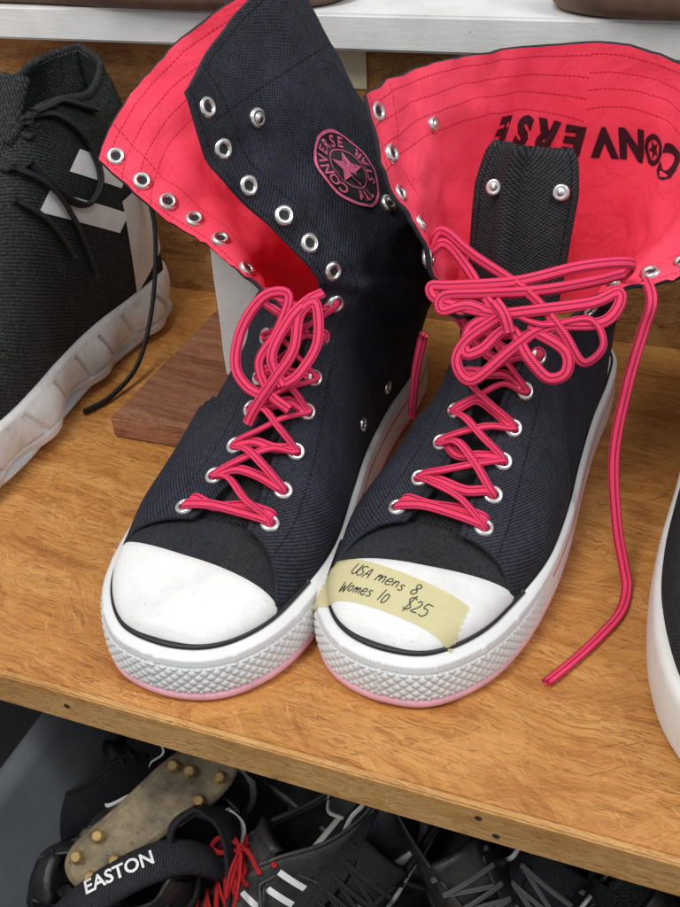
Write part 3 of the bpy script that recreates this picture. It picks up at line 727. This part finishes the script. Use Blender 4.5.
RF=[(1.6,6,5.6),(1.7,8.4,6.9),(1.7,11,8.8),(1.7,13.4,11.0),(2.0,16,13.4),(2.7,18.8,15.2),(3,21.5,15.3),(3.1,24,15.0),(2.3,26.8,16.0),(0,28.2,16.6)]
MT=TR(-38.2,25.8,0,-1)
tr,tg,tL=shoe('basketball_shoe','charcoal knit mid-top trainer with white stripes and foam sole',MT,M_knit,M_boost,M_blace,F=RF,zs=3.7,sx=1.17,bulge=.35,ridge=.2,nl=34,
   tk=[((0,7,5.9),2,.2),((0,10,7.9),2.1,.3),((0,13,10.6),2.2,.4),((0,16,13.6),2.4,.4),((0,19.5,18.2),2.5,.3)])
G,N_=tg[1]; Gw=tf(MT,G); bv=bvh_of(Gw,gf(*G.shape[:2]))
def side_decal(cx,cy,cz,length,w,d,nm='stripe',skew=.5,mat=None,taper=0):
    ax_=unit((0,d[0],d[1])); ay_=unit((0,-d[1],d[0])); pts=[(x+y*skew,y*(1-taper*(x/length))) for x in np.linspace(-length/2,length/2,24) for y in np.linspace(-w/2,w/2,8)]
    mk(nm,proj(pts,np.array([cx,cy,cz]),ax_,ay_,(1,0,.15),bv,.06),gf(24,8),mat or M_wstripe,tr)
side_decal(-34.5,45.8,10.2,7.2,1.35,(.85,-.52)); side_decal(-34.5,48.0,12.1,4.8,1.45,(.85,-.52)); side_decal(-34.5,51.7,7.2,5.6,5.2,(.8,.2),'heel_cage',.35,M_cream,.3)
v,f,u=tube([(-34.2,50.5,12.5),(-33.2,51,11),(-32.2,50.5,8),(-31.6,48,4),(-31.2,44.5,1.2),(-31.6,41.5,.35),(-32.3,39.5,.3)],.25,.14,6); mk('hanging_lace',v,f,M_blace,tr,uv=u)
e1=np.array([0,1,0.]); e3=np.array([0,0,1.])
for q in ([(43.5,16.5),(45.6,16.2),(47.2,14.2),(47.4,11.8),(45.8,10.8),(44,12.0),(42.8,14.4)],[(42,14.5),(43.5,12.6),(44.5,9.6),(45,6.6)],[(41,13),(42.4,11),(43.4,8.6)],[(44.2,16.8),(46.6,16.6),(49,15.4)]):
    pp=proj([(a,b) for a,b in cr([(a,b,0) for a,b in q],3)[:,:2]],np.array([-34,0,0.]),e1,e3,(1,0,.25),bv,.28)
    v,f,u=tube(pp,.36,.16,3); mk('shoelace_loop',v,f,M_blace,tr,uv=u)

shoe('slip_on_shoe','black canvas shoe with thick off-white rubber sole',TR(6.6,22.8,0,1),M_blkcanvas,M_cream,M_blace,zs=3.1,sx=1.1,laces=False,bulge=.1)
shoe('leather_shoe','plum leather shoe with dark sole on upper shelf',TR(-9,58.6,19.95,-88),M_plum,M_brownsole,M_blace,zs=2.4,laces=True)
shoe('leather_shoe','brown worn shoe on upper shelf edge',TR(-21,58.2,19.95,88),M_brownsole,M_brownsole,M_blace,zs=1.6,laces=False)
grp='cleats piled in the bin'
BL,BC,WL,KN,DG=M_blkleather,M_blkcanvas,M_wleather,M_knit,M_dgrey; WS=M_wstripe
pile=[('muddy pale cleat lying with tan studded sole showing',TC(-18.2,23.4,-8.6,32,212,0,62,.31,8),M_khaki,M_plate,M_glace,M_tan,None,0,None),
 ('black cleat with white stripes and red laces',TC(-13.0,21.8,-11.8,-46,14,-16),BL,WL,M_rlace,BL,WS,1,None),
 ('black cleat with white trim',TC(-9.4,23.4,-11.2,-20,20,34),BC,WL,M_blace,BL,None,0,WS),
 ('black leather cleat with grey laces, tilted',TC(-4.6,24.4,-11.0,48,18,-20),BL,BL,M_glace,DG,None,0,None),
 ('scuffed black cleat on its side',TC(-21.8,22.2,-12.2,-60,10,55,0,.45),BL,WL,M_glace,DG,None,0,WS),
 ('black cleat with grey laces and white trim',TC(-1.0,25.4,-11.3,-25,20,14),BC,BL,M_glace,DG,None,0,WS),
 ('black knit cleat resting on others',TC(2.8,26.2,-11.4,62,10,-18),KN,DG,M_blace,BL,None,0,None),
 ('black cleat with black laces behind',TC(-12,27.2,-10.9,75,8,12),BL,BL,M_blace,BL,None,1,WS),
 ('black and white cleat sole upward',TC(-.6,21.4,-13.0,-60,20,-30),BL,WL,M_glace,DG,None,0,None),
 ('worn dark cleat under the others',TC(-6.6,20.2,-13.2,80,6,-22),BL,WL,M_rlace,BL,None,0,None),
 ('worn black cleat, toe up',TC(-15.6,18.2,-14,20,40,0),BC,DG,M_glace,BL,None,0,WS),
 ('dark cleat wedged in corner',TC(5.4,22,-13.5,20,25,30),BL,BL,M_blace,BL,None,0,None),
 ('black cleat near bin wall',TC(-22.4,27.0,-11.2,-20,10,-25),BC,BL,M_blace,DG,None,0,WS),
 ('dark-studded black leather cleat',TC(-7.5,28.2,-11,-75,6,10),BL,DG,M_blace,DG,None,0,None),
 ('black cleat leaning on bin wall',TC(-23.0,23.8,-11.4,150,14,16,0,.42),BC,DG,M_blace,BL,None,0,None),
 ('black cleat on its side with grey sole',TC(-10.8,19.4,-14.5,-80,10,70),BL,DG,M_blace,DG,None,0,None),
 ('small black cleat showing its sole',TC(-18.4,20.6,-14.8,100,200,20),BL,BL,M_blace,DG,None,0,None),
 ('black cleat with grey studs tipped over',TC(-3.2,27.8,-12.5,10,20,30),BL,DG,M_blace,DG,None,0,None),
 ('small worn black cleat against bin wall',TC(-23.2,18.6,-12.0,-75,5,30,0,.45),BL,BL,M_blace,BL,None,0,None),
 ('dull black cleat deep in bin',TC(1.5,22.6,-15,-70,10,20),BC,BL,M_glace,BL,None,0,None)]
for lb,M,mu,ms,ml,st,sp,bw,tm in pile:
    shoe('cleat',lb,M,mu,ms,ml,studs=st,zs=1.4,stripe=sp,group=grp,sx=.98,bow=bool(bw),trim=tm)
st=thing('equipment_strap','black padded strap with white lettering','strap',(-18.8,17.4,-10))
off=np.array([1.0,1.1,1.6])
v,f,u=tube([np.array(q)+off for q in ((-23.8,13.8,-14),(-21.8,15.4,-11.6),(-19.9,17.3,-10.6),(-18.2,19.0,-10.9),(-17.0,20.2,-12.8))],1.0,.5,8,16); mk('padding',v,f,M_blkcanvas,st,uv=u)
bv=bvh_of(v,f); tv,tf_=text2d('EASTON',.85,.018); axx=unit((.72,.69,.05)); nn=unit((0.2,-.4,.88)); nn=unit(nn-axx*np.dot(nn,axx)); ayy=np.cross(nn,axx)
mk('strap_lettering',proj(tv,np.array([-20.1,17.1,-10.2])+off,axx,ayy,nn,bv,.05),tf_,M_wstripe,st,smooth=False)

# ---------------------------------------------------------------- setting
sh=thing('wooden_shelf','worn orange plywood shelf with pale front edge','shelf',(-15,38,-1.8))
box('board',(-75,20.9,-1.8),(45,57,0),M_wood,sh,.03)
box('edging',(-75,20.55,-1.85),(45,20.9,.02),M_edge,sh,.07)
for x,z in ((-3.6,-.5),(-21.4,-.8),(-2.9,-1.3)):
    v,f=lathe([(.001,.0),(.1,.0),(.14,.03)],12,False); mk('nail_hole',np.c_[v[:,0]+x,20.52-v[:,2]*.3,v[:,1]+z],f,M_hole,sh)
us=thing('painted_shelf','white painted upper shelf with scuffed front','shelf',(-15,66,17.9))
box('shelf_plank',(-75,54.6,17.9),(45,85,19.9),M_paint,us,.15)
bp=thing('back_panel','rough strand board back panel behind shoes','panel',(-15,58,0)); box('panel_sheet',(-75,57.01,-2.2),(45,58.5,17.85),M_back,bp,.03)
pl=thing('paper_card','small cream paper card fixed to back panel','card',(-20.9,56.9,16)); box('card_sheet',(-22.2,56.85,15.2),(-19.6,56.95,17.4),M_paper,pl,.02)
bb=thing('brown_board','small stained brown board lying on shelf','board',(-25,46,0)); box('board_body',(-29.4,38,.02),(-21.9,56.6,1.4),M_brown,bb,.12)
wb=thing('white_block','white painted wooden block standing on brown board','block',(-23,46,1.4)); box('block_body',(-24.8,44,1.42),(-21.3,50,11.2),M_paint,wb,.12,.06,5)
bn=thing('storage_bin','grey plastic bin filled with old cleats','bin',(-7,27,-27))
def binwall():
    V=[]
    def rr(ins):
        x0,y0,x1,y1=-25.2+ins,9+ins,14-ins,46-ins; r=3; out=[]
        for cx,cy,a0 in ((x1-r,y1-r,0),(x0+r,y1-r,90),(x0+r,y0+r,180),(x1-r,y0+r,270)):
            for k in range(7): a=math.radians(a0+15*k); out.append((cx+r*math.cos(a),cy+r*math.sin(a)))
        return out
    lv=[(-27,3.2),(-26.8,2.6),(-6,.8),(-5.2,0),(-5,0.05),(-5,.5),(-5.6,1.1),(-26,3.2)]
    for z,i in lv: V+= [(x,y,z) for x,y in rr(i)]
    n=28; F=gf(len(lv),n,cv=True,flip=True); F.append([7*n+j for j in range(n)]); return V,F
mk('bin_tub',*binwall(),M_grey,bn)
fl=box('floor',(-200,-100,-29),(150,100,-27.2),M_dark,None,.1); fl['kind']='structure'

# ---------------------------------------------------------------- camera & light
R_=Vector((0.9393,0.3399,-0.0472)); D_=Vector((0.1617,-0.5594,-0.8131)); Fw=Vector((-0.3026,0.7561,-0.5803))
cam=bpy.data.cameras.new('camera'); co=bpy.data.objects.new('camera',cam); col.objects.link(co)
mw=Matrix.Identity(4)
for i in range(3): mw[i][0]=R_[i]; mw[i][1]=-D_[i]; mw[i][2]=-Fw[i]
mw[2][3]=30.8*S; co.matrix_world=mw
cam.sensor_fit='HORIZONTAL'; cam.sensor_width=36; cam.lens=36*947/680; cam.clip_start=.01; cam.clip_end=50
sc.camera=co
w=bpy.data.worlds.new('World'); sc.world=w; w.use_nodes=True; w.node_tree.nodes['Background'].inputs[0].default_value=(.93,.96,1,1); w.node_tree.nodes['Background'].inputs[1].default_value=.52
def area(name,loc,tgt,size,e,c=(1,1,1),sy=None):
    l=bpy.data.lights.new(name,'AREA'); l.size=size; l.energy=e; l.color=c
    if sy: l.shape='RECTANGLE'; l.size_y=sy
    ob=bpy.data.objects.new(name,l); col.objects.link(ob); ob.location=loc
    ob.rotation_euler=(Vector(tgt)-Vector(loc)).to_track_quat('-Z','Y').to_euler()
area('ceiling_lamp',(-.5,-.35,1.5),(-.1,.35,0),.3,18,(1,.98,.94),1.1)
area('ceiling_lamp_side',(.9,.1,1.3),(-.1,.35,0),.25,8,(.95,.98,1),.9)
